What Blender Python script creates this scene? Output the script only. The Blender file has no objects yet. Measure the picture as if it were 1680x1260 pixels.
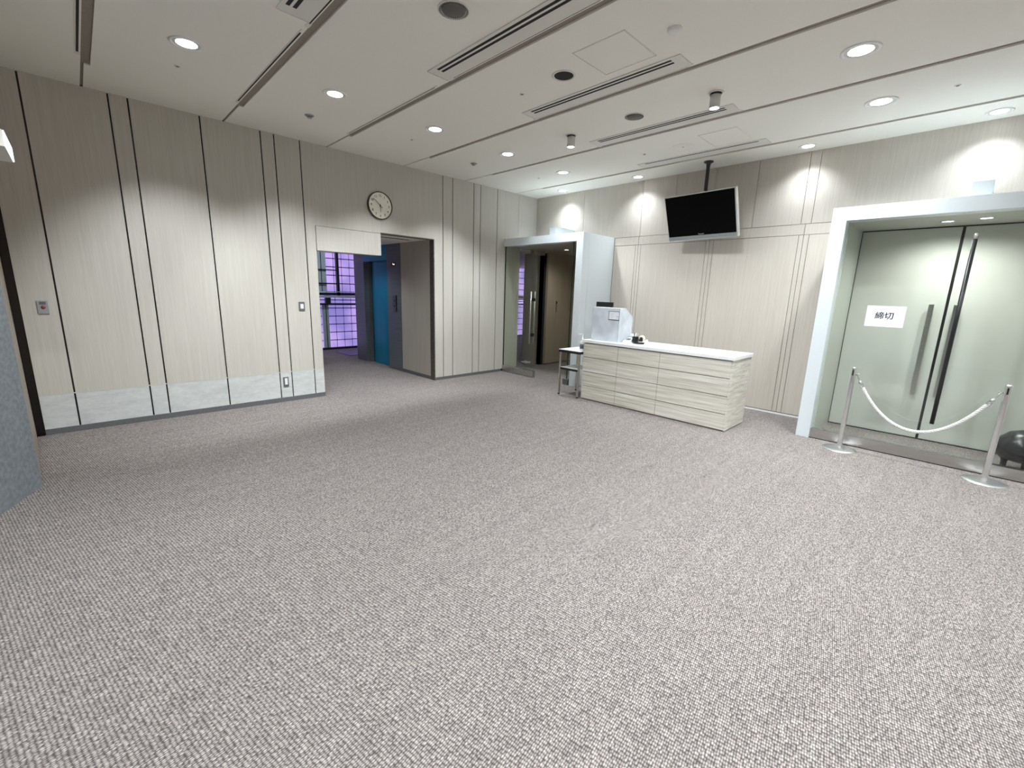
import bpy, bmesh, math, random
from mathutils import Vector, Matrix
random.seed(7)
C = bpy.context.scene.collection
SC = bpy.context.scene
PI = math.pi

# ---------------------------------------------------------------- camera
def Rm(a, b, c):
    return (Matrix.Rotation(a, 3, 'Z') @ Matrix.Rotation(b, 3, 'X') @ Matrix.Rotation(c, 3, 'Y'))
CAMH = 1.55
_r = Rm(-0.77744984, -0.20828761, -0.02908353)
right, fwd, up = _r.col[0], _r.col[1], _r.col[2]
cam = bpy.data.cameras.new('camera')
cam.sensor_width = 36.0
cam.sensor_fit = 'HORIZONTAL'
cam.lens = 36.0 * 716.894 / 1680.0
cam.clip_start = 0.05
cam_o = bpy.data.objects.new('camera', cam)
C.objects.link(cam_o)
m = Matrix.Identity(4)
for i in range(3):
    m[i][0] = right[i]; m[i][1] = up[i]; m[i][2] = -fwd[i]
m[2][3] = CAMH
cam_o.matrix_world = m
SC.camera = cam_o

# ---------------------------------------------------------------- world, exposure
w = bpy.data.worlds.new('world'); SC.world = w
w.use_nodes = True
w.node_tree.nodes['Background'].inputs[0].default_value = (0.6, 0.7, 0.9, 1)
w.node_tree.nodes['Background'].inputs[1].default_value = 0.05
SC.view_settings.view_transform = 'Standard'
SC.view_settings.look = 'None'
SC.view_settings.gamma = 1
SC.view_settings.use_curve_mapping = False
SC.view_settings.exposure = 0.56
P_DOWN = 150.0       # ceiling downlights
P_WASH = 54.0       # downlights along the right wall
P_SPOT = 95.0       # cylinder spotlights
P_HALL = 26.0
LCOL = (0.90, 0.96, 1.0)

# key dimensions
YL = 6.25    # left wall plane
XR = 6.71    # right wall plane
ZC = 3.35    # ceiling

# ---------------------------------------------------------------- materials
def newmat(name):
    mt = bpy.data.materials.new(name); mt.use_nodes = True
    return mt, mt.node_tree, mt.node_tree.nodes['Principled BSDF']
def plain(name, col, rough=0.5, metal=0.0, spec=0.5, noise=0.0, nscale=40.0, bump=0.0):
    mt, nt, b = newmat(name)
    b.inputs['Roughness'].default_value = rough
    b.inputs['Metallic'].default_value = metal
    b.inputs['Specular IOR Level'].default_value = spec
    tc = nt.nodes.new('ShaderNodeTexCoord')
    n = nt.nodes.new('ShaderNodeTexNoise'); n.inputs['Scale'].default_value = nscale
    n.inputs['Detail'].default_value = 3
    nt.links.new(tc.outputs['Object'], n.inputs['Vector'])
    r = nt.nodes.new('ShaderNodeValToRGB')
    k = noise
    r.color_ramp.elements[0].position = 0.3; r.color_ramp.elements[1].position = 0.7
    r.color_ramp.elements[0].color = (col[0]*(1-k), col[1]*(1-k), col[2]*(1-k), 1)
    r.color_ramp.elements[1].color = (min(1, col[0]*(1+k)), min(1, col[1]*(1+k)), min(1, col[2]*(1+k)), 1)
    nt.links.new(n.outputs['Fac'], r.inputs['Fac'])
    nt.links.new(r.outputs['Color'], b.inputs['Base Color'])
    if bump:
        bp = nt.nodes.new('ShaderNodeBump'); bp.inputs['Strength'].default_value = bump
        bp.inputs['Distance'].default_value = 0.002
        nt.links.new(n.outputs['Fac'], bp.inputs['Height'])
        nt.links.new(bp.outputs['Normal'], b.inputs['Normal'])
    return mt
def streaks(name, c0, c1, scale, rough=0.5, lo=0.3, hi=0.7, scale2=None, detail=5, spec=0.4, metal=0.0):
    """fine directional grain: scale = (sx, sy, sz) of the noise space"""
    mt, nt, b = newmat(name)
    b.inputs['Roughness'].default_value = rough
    b.inputs['Specular IOR Level'].default_value = spec
    b.inputs['Metallic'].default_value = metal
    tc = nt.nodes.new('ShaderNodeTexCoord')
    def layer(sc, det):
        mp = nt.nodes.new('ShaderNodeMapping'); mp.inputs['Scale'].default_value = sc
        n = nt.nodes.new('ShaderNodeTexNoise'); n.inputs['Scale'].default_value = 1.0
        n.inputs['Detail'].default_value = det; n.inputs['Roughness'].default_value = 0.6
        nt.links.new(tc.outputs['Object'], mp.inputs['Vector'])
        nt.links.new(mp.outputs['Vector'], n.inputs['Vector'])
        return n
    n = layer(scale, detail)
    fac = n.outputs['Fac']
    if scale2:
        n2 = layer(scale2, 3)
        mx = nt.nodes.new('ShaderNodeMix'); mx.inputs[0].default_value = 0.45
        nt.links.new(fac, mx.inputs[2]); nt.links.new(n2.outputs['Fac'], mx.inputs[3])
        fac = mx.outputs[0]
    r = nt.nodes.new('ShaderNodeValToRGB')
    r.color_ramp.elements[0].position = lo; r.color_ramp.elements[1].position = hi
    r.color_ramp.elements[0].color = (*c0, 1); r.color_ramp.elements[1].color = (*c1, 1)
    nt.links.new(fac, r.inputs['Fac'])
    nt.links.new(r.outputs['Color'], b.inputs['Base Color'])
    return mt
def emis(name, col, strength):
    mt, nt, b = newmat(name)
    b.inputs['Base Color'].default_value = (*col, 1)
    b.inputs['Emission Color'].default_value = (*col, 1)
    b.inputs['Emission Strength'].default_value = strength
    return mt
def glass(name, tint, refl=1.0):
    mt = bpy.data.materials.new(name); mt.use_nodes = True
    nt = mt.node_tree; nt.nodes.clear()
    out = nt.nodes.new('ShaderNodeOutputMaterial')
    tr = nt.nodes.new('ShaderNodeBsdfTransparent'); tr.inputs[0].default_value = (*tint, 1)
    gl = nt.nodes.new('ShaderNodeBsdfGlossy'); gl.inputs['Roughness'].default_value = 0.02
    gl.inputs['Color'].default_value = (refl, refl, refl, 1)
    # both faces of the thin pane reflect outwards only; the inner sides just let light through
    ge = nt.nodes.new('ShaderNodeNewGeometry'); lw = nt.nodes.new('ShaderNodeLayerWeight'); lw.inputs['Blend'].default_value = 0.38
    sb_ = nt.nodes.new('ShaderNodeMath'); sb_.operation = 'SUBTRACT'; sb_.inputs[0].default_value = 1.0
    nt.links.new(ge.outputs['Backfacing'], sb_.inputs[1])
    fr = nt.nodes.new('ShaderNodeMath'); fr.operation = 'MULTIPLY'
    nt.links.new(lw.outputs['Fresnel'], fr.inputs[0]); nt.links.new(sb_.outputs[0], fr.inputs[1])
    mx = nt.nodes.new('ShaderNodeMixShader')
    nt.links.new(fr.outputs[0], mx.inputs[0]); nt.links.new(tr.outputs[0], mx.inputs[1])
    nt.links.new(gl.outputs[0], mx.inputs[2]); nt.links.new(mx.outputs[0], out.inputs[0])
    return mt

def carpet_mat():
    mt, nt, b = newmat('carpet_loops')
    b.inputs['Roughness'].default_value = 0.95
    b.inputs['Specular IOR Level'].default_value = 0.1
    tc = nt.nodes.new('ShaderNodeTexCoord')
    mp = nt.nodes.new('ShaderNodeMapping'); mp.vector_type = 'TEXTURE'; mp.inputs['Scale'].default_value = (1/70, 1/125, 1); mp.inputs['Rotation'].default_value = (0, 0, math.radians(10))
    nt.links.new(tc.outputs['Object'], mp.inputs['Vector'])
    v = nt.nodes.new('ShaderNodeTexVoronoi'); v.inputs['Scale'].default_value = 1.0
    v.inputs['Randomness'].default_value = 0.35
    nt.links.new(mp.outputs['Vector'], v.inputs['Vector'])
    sep = nt.nodes.new('ShaderNodeSeparateColor'); nt.links.new(v.outputs['Color'], sep.inputs[0])
    r = nt.nodes.new('ShaderNodeValToRGB')
    e = r.color_ramp.elements
    e[0].position = 0.0; e[0].color = (0.225, 0.198, 0.188, 1)
    e[1].position = 1.0; e[1].color = (0.345, 0.312, 0.294, 1)
    x = e.new(0.35); x.color = (0.27, 0.238, 0.225, 1)
    x = e.new(0.7); x.color = (0.298, 0.262, 0.244, 1)
    nt.links.new(sep.outputs[0], r.inputs['Fac'])
    # dark gaps between the loops
    mr = nt.nodes.new('ShaderNodeMapRange'); mr.inputs[1].default_value = 0.22; mr.inputs[2].default_value = 0.62
    mr.inputs[3].default_value = 1.35; mr.inputs[4].default_value = 0.30
    nt.links.new(v.outputs['Distance'], mr.inputs[0])
    mul = nt.nodes.new('ShaderNodeVectorMath'); mul.operation = 'SCALE'
    nt.links.new(r.outputs['Color'], mul.inputs[0]); nt.links.new(mr.outputs[0], mul.inputs['Scale'])
    # faint woven bands
    mp2 = nt.nodes.new('ShaderNodeMapping'); mp2.inputs['Scale'].default_value = (1.2, 14, 1)
    n2 = nt.nodes.new('ShaderNodeTexNoise'); n2.inputs['Scale'].default_value = 1; n2.inputs['Detail'].default_value = 4
    nt.links.new(tc.outputs['Object'], mp2.inputs['Vector']); nt.links.new(mp2.outputs['Vector'], n2.inputs['Vector'])
    mr2 = nt.nodes.new('ShaderNodeMapRange'); mr2.inputs[1].default_value = 0.3; mr2.inputs[2].default_value = 0.7
    mr2.inputs[3].default_value = 0.98; mr2.inputs[4].default_value = 1.12
    nt.links.new(n2.outputs['Fac'], mr2.inputs[0])
    mul2 = nt.nodes.new('ShaderNodeVectorMath'); mul2.operation = 'SCALE'
    nt.links.new(mul.outputs[0], mul2.inputs[0]); nt.links.new(mr2.outputs[0], mul2.inputs['Scale'])
    nt.links.new(mul2.outputs[0], b.inputs['Base Color'])
    bp = nt.nodes.new('ShaderNodeBump'); bp.inputs['Strength'].default_value = 0.5; bp.inputs['Distance'].default_value = 0.003
    bp.invert = True
    nt.links.new(v.outputs['Distance'], bp.inputs['Height']); nt.links.new(bp.outputs['Normal'], b.inputs['Normal'])
    return mt

M = {}
M['carpet'] = carpet_mat()
M['ceiling'] = plain('ceiling_paint', (0.88, 0.855, 0.785), 0.9, noise=0.012, nscale=90, spec=0.2)
M['recess'] = plain('recess_taupe', (0.29, 0.25, 0.21), 0.8, noise=0.05)
M['recess_dark'] = plain('slot_black', (0.012, 0.012, 0.013), 0.8)
M['trim_pale'] = plain('pale_trim', (0.74, 0.72, 0.66), 0.55, noise=0.01)
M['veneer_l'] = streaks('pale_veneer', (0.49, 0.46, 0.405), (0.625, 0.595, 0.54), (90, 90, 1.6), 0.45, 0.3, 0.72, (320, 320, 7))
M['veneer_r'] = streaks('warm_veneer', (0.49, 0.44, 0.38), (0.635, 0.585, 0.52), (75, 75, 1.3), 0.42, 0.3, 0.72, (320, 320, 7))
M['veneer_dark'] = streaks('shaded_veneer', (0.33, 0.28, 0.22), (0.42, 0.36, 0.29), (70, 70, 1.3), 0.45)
M['channel'] = plain('dark_metal_channel', (0.05, 0.045, 0.045), 0.25, 0.9, noise=0.1)
M['seam'] = plain('seam_brown', (0.12, 0.095, 0.075), 0.7)
M['marble'] = streaks('pale_stone_plinth', (0.50, 0.52, 0.51), (0.64, 0.655, 0.64), (5, 5, 16), 0.3, 0.32, 0.62, (22, 22, 60))
M['base_grey'] = plain('grey_metal_skirting', (0.17, 0.175, 0.185), 0.45, 0.4, noise=0.08)
M['stone'] = plain('blue_grey_stone', (0.22, 0.245, 0.27), 0.5, noise=0.22, nscale=34)
M['frame_white'] = plain('cool_white_metal', (0.74, 0.80, 0.83), 0.3, 0.15, noise=0.01)
M['steel'] = streaks('brushed_steel', (0.46, 0.45, 0.43), (0.60, 0.59, 0.57), (6, 6, 240), 0.28, metal=1.0)
M['chrome'] = plain('polished_steel', (0.80, 0.81, 0.82), 0.2, 1.0, noise=0.02)
M['steel_dark'] = streaks('dark_elevator_steel', (0.13, 0.155, 0.17), (0.19, 0.215, 0.235), (2, 2, 90), 0.35, metal=0.3)
M['blue'] = streaks('blue_elevator_door', (0.0, 0.20, 0.36), (0.01, 0.30, 0.48), (20, 60, 0.8), 0.28, metal=0.25)
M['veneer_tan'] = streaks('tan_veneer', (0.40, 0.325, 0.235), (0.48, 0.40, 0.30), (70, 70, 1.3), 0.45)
M['disc_steel'] = plain('satin_steel', (0.80, 0.81, 0.82), 0.34, 1.0, noise=0.02)
M['bronze'] = plain('dark_bronze_edge', (0.14, 0.13, 0.115), 0.35, 0.6, noise=0.25, nscale=30)
M['veneer_l_dim'] = streaks('dimmed_pale_veneer', (0.40, 0.37, 0.31), (0.50, 0.465, 0.40), (70, 70, 1.3), 0.45)  # pale wall veneer again, dimmer hall light put into its darker colour
M['sage'] = plain('sage_door', (0.60, 0.61, 0.565), 0.22, noise=0.015, nscale=8)
M['sage_jamb'] = plain('sage_jamb', (0.52, 0.545, 0.495), 0.35, noise=0.015)
M['black'] = plain('black_plastic', (0.012, 0.012, 0.013), 0.35)
M['screen'] = plain('black_screen', (0.002, 0.002, 0.002), 0.45, spec=0.06)
M['silver'] = plain('silver_plastic', (0.42, 0.45, 0.46), 0.35, 0.5, noise=0.02)
M['silver_edge'] = plain('bright_silver_edge', (0.72, 0.73, 0.72), 0.25, 0.6)
M['glass'] = glass('clear_green_glass', (0.965, 0.982, 0.968))
M['glass_vest'] = glass('green_glass', (0.925, 0.965, 0.92))
M['white'] = plain('white_plastic', (0.82, 0.83, 0.82), 0.4, noise=0.01)
M['paper'] = plain('white_paper', (0.85, 0.88, 0.92), 0.8, noise=0.005)
M['ink'] = plain('black_ink', (0.01, 0.011, 0.02), 0.8)
M['counter'] = streaks('grey_oak_laminate', (0.44, 0.40, 0.325), (0.74, 0.715, 0.645), (3, 0.9, 26), 0.45, 0.36, 0.60, (6, 2, 110))
M['counter_core'] = plain('counter_gap_brown', (0.15, 0.12, 0.095), 0.6)
M['worktop'] = plain('white_worktop', (0.85, 0.86, 0.85), 0.35, noise=0.01)
M['lens'] = emis('lit_lamp_lens', (0.93, 0.97, 1.0), 7.0)
M['lens_soft'] = emis('lit_small_lens', (0.97, 0.97, 1.0), 4.0)
M['vent_grey'] = plain('grey_grille', (0.12, 0.115, 0.10), 0.6, noise=0.3, nscale=160)
M['clock_face'] = plain('cream_face', (0.93, 0.90, 0.77), 0.5, noise=0.01)
M['clock_rim'] = plain('dark_rim', (0.10, 0.085, 0.07), 0.25, 0.6)
M['rope'] = plain('white_rope', (0.72, 0.72, 0.69), 0.6, noise=0.04, nscale=300)
M['cover'] = None

# ---------------------------------------------------------------- mesh helpers
class MB:
    def __init__(s): s.bm = bmesh.new()
    def box(s, x0, x1, y0, y1, z0, z1, bev=0.0, mi=0):
        b2 = bmesh.new()
        vs = [b2.verts.new((x, y, z)) for x in (x0, x1) for y in (y0, y1) for z in (z0, z1)]
        for f in ((0, 1, 3, 2), (4, 6, 7, 5), (0, 4, 5, 1), (2, 3, 7, 6), (0, 2, 6, 4), (1, 5, 7, 3)):
            b2.faces.new([vs[i] for i in f])
        if bev: bmesh.ops.bevel(b2, geom=b2.edges[:], offset=bev, segments=2, profile=0.7, affect='EDGES')
        s.add(b2, mi); return s
    def add(s, b2, mi=0, mat=None):
        if mat is not None: bmesh.ops.transform(b2, matrix=mat, verts=b2.verts[:])
        bmesh.ops.recalc_face_normals(b2, faces=b2.faces[:])
        for f in b2.faces: f.material_index = mi
        me = bpy.data.meshes.new('t'); b2.to_mesh(me); b2.free()
        s.bm.from_mesh(me); bpy.data.meshes.remove(me)
    def lathe(s, prof, n=48, c=(0, 0, 0), axis='Z', mi=0, rot=None, smooth=True):
        """prof: [(r, h)] revolved about the axis"""
        b2 = bmesh.new(); rings = []
        for r, h in prof:
            if r < 1e-6: rings.append([b2.verts.new((0, 0, h))])
            else: rings.append([b2.verts.new((r*math.cos(2*PI*i/n), r*math.sin(2*PI*i/n), h)) for i in range(n)])
        for a, b in zip(rings, rings[1:]):
            if len(a) == 1 and len(b) == 1: continue
            for i in range(n):
                j = (i+1) % n
                if len(a) == 1: b2.faces.new((a[0], b[i], b[j]))
                elif len(b) == 1: b2.faces.new((a[i], b[0], a[j]))
                else: b2.faces.new((a[i], b[i], b[j], a[j]))
        for f in b2.faces: f.smooth = smooth
        mt = Matrix.Translation(c)
        if axis == 'Y': mt = mt @ Matrix.Rotation(PI/2, 4, 'X')
        if axis == 'X': mt = mt @ Matrix.Rotation(PI/2, 4, 'Y')
        if rot is not None: mt = mt @ rot
        s.add(b2, mi, mt); return s
    def tube(s, pts, r, n=12, mi=0, cap=True):
        b2 = bmesh.new(); pts = [Vector(p) for p in pts]; rings = []
        ref = None
        for i, p in enumerate(pts):
            t = (pts[min(i+1, len(pts)-1)] - pts[max(i-1, 0)]).normalized()
            if ref is None:
                ref = t.orthogonal().normalized()
            u = (ref - t*ref.dot(t)).normalized(); v = t.cross(u); ref = u
            rr = r[i] if isinstance(r, (list, tuple)) else r
            rings.append([b2.verts.new(p + rr*(math.cos(2*PI*k/n)*u + math.sin(2*PI*k/n)*v)) for k in range(n)])
        for a, b in zip(rings, rings[1:]):
            for i in range(n):
                j = (i+1) % n
                b2.faces.new((a[i], a[j], b[j], b[i])).smooth = True
        if cap: b2.faces.new(rings[0]); b2.faces.new(rings[-1])
        s.add(b2, mi); return s
    def prism(s, poly, d, mi=0):
        """poly: 3-D points of a planar outline, d: extrusion vector"""
        b2 = bmesh.new(); d = Vector(d)
        a = [b2.verts.new(p) for p in poly]; b = [b2.verts.new(Vector(p)+d) for p in poly]
        b2.faces.new(a); b2.faces.new(b[::-1])
        for i in range(len(a)):
            j = (i+1) % len(a); b2.faces.new((a[i], b[i], b[j], a[j]))
        s.add(b2, mi); return s
    def xf(s, mat): bmesh.ops.transform(s.bm, matrix=mat, verts=s.bm.verts[:]); return s
    def build(s, name, mats, parent=None, origin=None):
        me = bpy.data.meshes.new(name)
        if origin is None and parent is not None: origin = parent.matrix_world.translation if parent.parent is None else None
        bm = s.bm
        off = Vector((0, 0, 0))
        if parent is not None:
            off = Vector(world_loc(parent))
        elif origin is not None: off = Vector(origin)
        if off.length: bmesh.ops.translate(bm, vec=-off, verts=bm.verts[:])
        bm.to_mesh(me); bm.free()
        if not isinstance(mats, (list, tuple)): mats = [mats]
        for mm in mats: me.materials.append(M[mm] if isinstance(mm, str) else mm)
        o = bpy.data.objects.new(name, me); C.objects.link(o)
        if parent is not None: o.parent = parent
        elif origin is not None: o.location = off
        return o
def world_loc(o):
    v = Vector((0, 0, 0))
    while o is not None: v += o.location; o = o.parent
    return v
def tag(o, label=None, cat=None, group=None, kind=None):
    if label: o['label'] = label
    if cat: o['category'] = cat
    if group: o['group'] = group
    if kind: o['kind'] = kind
    return o
def thing(name, loc, label, cat, group=None):
    o = bpy.data.objects.new(name, None); C.objects.link(o)
    o.empty_display_size = 0.05; o.location = loc
    return tag(o, label, cat, group)
def struct(o, label=None, cat=None):
    return tag(o, label, cat, None, 'structure')
def text_mesh(txt, size, depth=0.0005, offset=0.0):
    cu = bpy.data.curves.new('txt', 'FONT'); cu.body = txt; cu.size = size
    cu.align_x = 'CENTER'; cu.align_y = 'CENTER'; cu.extrude = depth; cu.offset = offset
    o = bpy.data.objects.new('txt', cu); C.objects.link(o)
    dg = bpy.context.evaluated_depsgraph_get()
    me = bpy.data.meshes.new_from_object(o.evaluated_get(dg))
    b = bmesh.new(); b.from_mesh(me)
    bpy.data.objects.remove(o); bpy.data.curves.remove(cu); bpy.data.meshes.remove(me)
    return b
# orientation frames for text and flat things: local x = reading direction, z = outward normal
FACE_W = Matrix(((0, 0, -1, 0), (-1, 0, 0, 0), (0, 1, 0, 0), (0, 0, 0, 1)))   # faces -x (things on the right wall)
FACE_S = Matrix(((1, 0, 0, 0), (0, 0, -1, 0), (0, 1, 0, 0), (0, 0, 0, 1)))    # faces -y (things on the left wall)

def spot(name, loc, power, half, blend, parent=None, rad=0.05, col=LCOL, aim=None):
    l = bpy.data.lights.new(name, 'SPOT'); l.energy = power; l.color = col
    l.spot_size = 2*math.radians(half); l.spot_blend = blend; l.shadow_soft_size = rad
    o = bpy.data.objects.new(name, l); C.objects.link(o)
    o.location = loc
    if aim is not None:
        o.rotation_euler = Vector(aim).to_track_quat('-Z', 'Y').to_euler()
    if parent is not None:
        o.parent = parent; o.location = Vector(loc) - world_loc(parent)
    return o

# ---------------------------------------------------------------- floor
mb = MB(); mb.box(-4.2, 12.4, -4.2, 11.3, -0.1, 0.0)
struct(mb.build('floor', 'carpet'), 'grey beige loop pile carpet covering the whole foyer', 'floor')

# ---------------------------------------------------------------- ceiling with recessed strips
GX = [-3.237, -2.07, -0.903, 0.258, 1.415, 2.585, 3.735, 4.90, 6.10]
GW = 0.062
mb = MB()
xs = [-4.2] + [v for g in GX for v in (g, g+GW)] + [XR+0.2]
for i in range(0, len(xs), 2):
    mb.box(xs[i], xs[i+1], -4.2, YL+0.2, ZC, ZC+0.014)
for g in GX:                                 # the strip is narrow for its last 60 cm before the left wall
    mb.box(g+0.022, g+GW, 5.62, YL+0.2, ZC, ZC+0.014)
mb.box(-4.2, XR+0.2, -4.2, YL+0.2, ZC+0.014, ZC+0.15, mi=1)
struct(mb.build('ceiling', ['ceiling', 'recess']), 'off-white ceiling with narrow recessed taupe strips', 'ceiling')

# ---------------------------------------------------------------- left wall (plane y = YL)
G = 0.0072
def pan_l(mb, x0, x1, z0, z1, g0=G, g1=G, mi=0, th=0.02):
    mb.box(x0+g0, x1-g1, YL, YL+th, z0, z1, mi=mi)
mb = MB()
xs = [-0.405, -0.15, 0.45, 0.60, 1.20, 1.80, 1.95, 2.25]
for a, b in zip(xs, xs[1:]):
    ga = 0 if a == xs[0] else G
    pan_l(mb, a, b, 0.408, ZC, ga, G)
    pan_l(mb, a, b, 0.06, 0.400, ga, G, mi=1)
pan_l(mb, 2.25, 2.38, 0.408, ZC, G, 0); pan_l(mb, 2.25, 2.38, 0.06, 0.400, G, 0, mi=1)
pan_l(mb, 2.38, 4.265, 2.34, ZC, 0, 0)
pan_l(mb, 4.265, 4.45, 0.05, ZC, 0, G)
xs = [4.45, 4.65, 5.10, 5.25, 5.65]
for a, b in zip(xs, xs[1:]): pan_l(mb, a, b, 0.05, ZC)
pan_l(mb, 5.65, 6.20, 0.05, ZC, G, 0.002)
pan_l(mb, 6.20, 6.26, 0.05, ZC, 0.002, 0)
pan_l(mb, 6.26, XR+0.05, 2.40, ZC, 0, 0)
# core behind the panels
mb.box(-0.405, 2.38, YL+0.02, YL+0.16, 0, ZC+0.02, mi=2)
mb.box(2.38, 4.265, YL+0.02, YL+0.16, 2.36, ZC+0.02, mi=2)
mb.box(4.265, 6.25, YL+0.02, YL+0.10, 0, ZC+0.02, mi=2)
mb.box(6.25, XR+0.2, YL+0.02, YL+0.10, 2.40, ZC+0.02, mi=2)
mb.box(-0.405, 2.38, YL-0.001, YL+0.02, 0.400, 0.408, mi=0)
struct(mb.build('wall_left', ['veneer_l', 'marble', 'channel']), 'pale wood veneer wall with dark vertical channels and stone plinth', 'wall')
mb = MB(); mb.box(-0.405, 2.38, YL-0.004, YL+0.02, 0, 0.06)
mb.box(4.265, 5.83, YL-0.004, YL+0.02, 0, 0.05)
struct(mb.build('baseboard_left', 'base_grey'), 'grey metal skirting along the left wall', 'skirting')
# metal edge round the opening and lowered header panel
mb = MB()
mb.box(4.258, 4.275, YL-0.003, YL+0.11, 0, 2.345)
mb.box(3.325, 4.275, YL-0.003, YL+0.11, 2.336, 2.35)
mb.box(2.372, 2.384, YL+0.004, YL+0.11, 0, 2.02)
struct(mb.build('trim_1', 'bronze'), 'dark metal edge around the elevator hall opening', 'trim')
mb = MB(); mb.box(2.385, 3.322, YL-0.012, YL+0.14, 2.02, 2.335, 0.002)
struct(mb.build('trim_2', 'veneer_l'), 'lowered pale veneer header panel over the hall opening', 'trim')
# far left: dark slot, side wall strip and stone wall
mb = MB()
mb.box(-0.66, -0.405, YL+0.02, YL+0.1, 0, ZC)
mb.box(-0.47, -0.409, YL-0.01, YL+0.02, 0, 0.01)
struct(mb.build('trim_3', 'channel'), 'dark recess at the left end of the veneer wall', 'trim')
mb = MB()
mb.prism([(-0.378, 4.70, 0), (-0.468, 6.25, 0), (-0.60, 6.25, 0), (-0.60, 4.70, 0)], (0, 0, ZC))
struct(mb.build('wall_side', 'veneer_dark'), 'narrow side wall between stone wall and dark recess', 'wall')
mb = MB()
d = Vector((-0.179, -0.446, 0)).normalized(); n = Vector((-d.y, d.x, 0))
p0 = Vector((-0.374, 4.687, 0)); p1 = p0 + d*4.6
if n.x > 0: n = -n
mb.prism([p0, p1, p1+n*0.12, p0+n*0.12], (0, 0, ZC))
struct(mb.build('wall_stone', 'stone'), 'blue grey polished stone wall at the left edge', 'wall')

# ---------------------------------------------------------------- right wall (plane x = XR)
S = 0.0028
def pan_r(mb, ya, yb, z0, z1, mi=0):
    mb.box(XR, XR+0.02, ya+S, yb-S, z0+S, z1-S, mi=mi)
mb = MB()
low = [1.16, 1.547, 1.606, 1.66, 2.73, 2.785, 2.84, 3.90, 3.95, 4.0, 4.41]
for a, b in zip(low, low[1:]): pan_r(mb, a, b, 0.03, 2.362)
mid = [1.16, 1.606, 2.785, 3.95, 4.41]
for a, b in zip(mid, mid[1:]): pan_r(mb, a, b, 2.362, 2.494)
upp = [-4.2, -1.75, 1.547, 1.66, 2.24, 2.80, 3.38, 3.94, 5.1, YL]
for a, b in zip(upp, upp[1:]): pan_r(mb, a, b, 2.494, ZC+0.01)
low2 = [-4.2, -2.9, -1.75, -0.84]
for a, b in zip(low2, low2[1:]): pan_r(mb, a, b, 0.03, 2.494)
mb.box(XR+0.02, XR+0.10, 1.03, 4.41, 0, ZC+0.02, mi=1)
mb.box(XR+0.02, XR+0.10, -4.2, -0.71, 0, ZC+0.02, mi=1)
mb.box(XR+0.02, XR+0.10, -0.71, 1.03, 2.42, ZC+0.02, mi=1)
mb.box(XR+0.02, XR+0.10, 4.41, YL+0.1, 2.42, ZC+0.02, mi=1)
struct(mb.build('wall_right', ['veneer_r', 'seam']), 'warm wood veneer wall with fine seams behind the counter', 'wall')
mb = MB(); mb.box(XR-0.006, XR+0.02, 1.16, 4.40, 0, 0.022)
struct(mb.build('baseboard_right', 'white'), 'thin pale skirting line along the right wall', 'skirting')
# walls behind the camera
mb = MB()
mb.box(-4.3, -4.2, -4.2, 6.4, 0, ZC); 
struct(mb.build('wall_rear_left', 'veneer_r'), 'veneer wall out of view behind the camera', 'wall')
mb = MB(); mb.box(-4.2, XR+0.1, -4.3, -4.2, 0, ZC)
struct(mb.build('wall_rear_right', 'veneer_r'), 'veneer wall out of view on the camera side', 'wall')
mb = MB(); mb.box(-4.2, -0.60, 6.25, 6.35, 0, ZC)
struct(mb.build('wall_far_left', 'veneer_dark'), 'wall closing the space behind the stone wall', 'wall')

# ---------------------------------------------------------------- elevator hall behind the left wall
mb = MB()
mb.box(2.2, 12.3, YL+0.10, 11.3, 2.35, 2.45)
mb.box(2.2, 6.42, YL+0.0999, YL+0.16, 2.352, 2.45)
struct(mb.build('ceiling_hall', 'ceiling'), 'white ceiling of the elevator hall', 'ceiling')
mb = MB(); mb.box(3.3, 4.1, 6.72, 6.75, 2.344, 2.35)
tag(mb.build('hall_air_slot', 'recess_dark', origin=(3.7, 6.73, 2.35)), 'thin black air slot in the hall ceiling behind the opening', 'vent')
mb = MB(); mb.box(2.1, 2.2, YL+0.16, 11.3, 0, 2.4)
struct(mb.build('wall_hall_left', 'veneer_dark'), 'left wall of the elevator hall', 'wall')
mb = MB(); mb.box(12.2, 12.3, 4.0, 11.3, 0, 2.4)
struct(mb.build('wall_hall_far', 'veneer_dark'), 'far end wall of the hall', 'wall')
EX = 4.27
mb = MB()
mb.box(EX, EX+0.1, 6.36, 6.86, 0.06, 2.35); mb.box(EX, EX+0.1, 6.868, 7.315, 0.06, 2.35)
mb.box(EX+0.02, EX+0.12, 6.37, 7.32, 0, 2.35, mi=1)
mb.box(EX+0.12, 6.10, 6.36, 6.44, 0, 2.35, mi=0)
mb2 = MB(); mb2.box(EX+0.18, 6.95, 9.05, 9.22, 0, 2.35); struct(mb2.build('wall_hall_back', 'veneer_l_dim'), 'back wall of the elevator block', 'wall')
struct(mb.build('wall_hall_right', ['veneer_l_dim', 'seam']), 'pale veneer wall panels beside the elevator, coloured darker for the dim hall light', 'wall')
mb = MB(); mb.box(EX-0.004, EX+0.02, 6.36, 7.82, 0, 0.06)
struct(mb.build('baseboard_hall', 'base_grey'), 'grey skirting below the hall wall panels', 'skirting')
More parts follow.
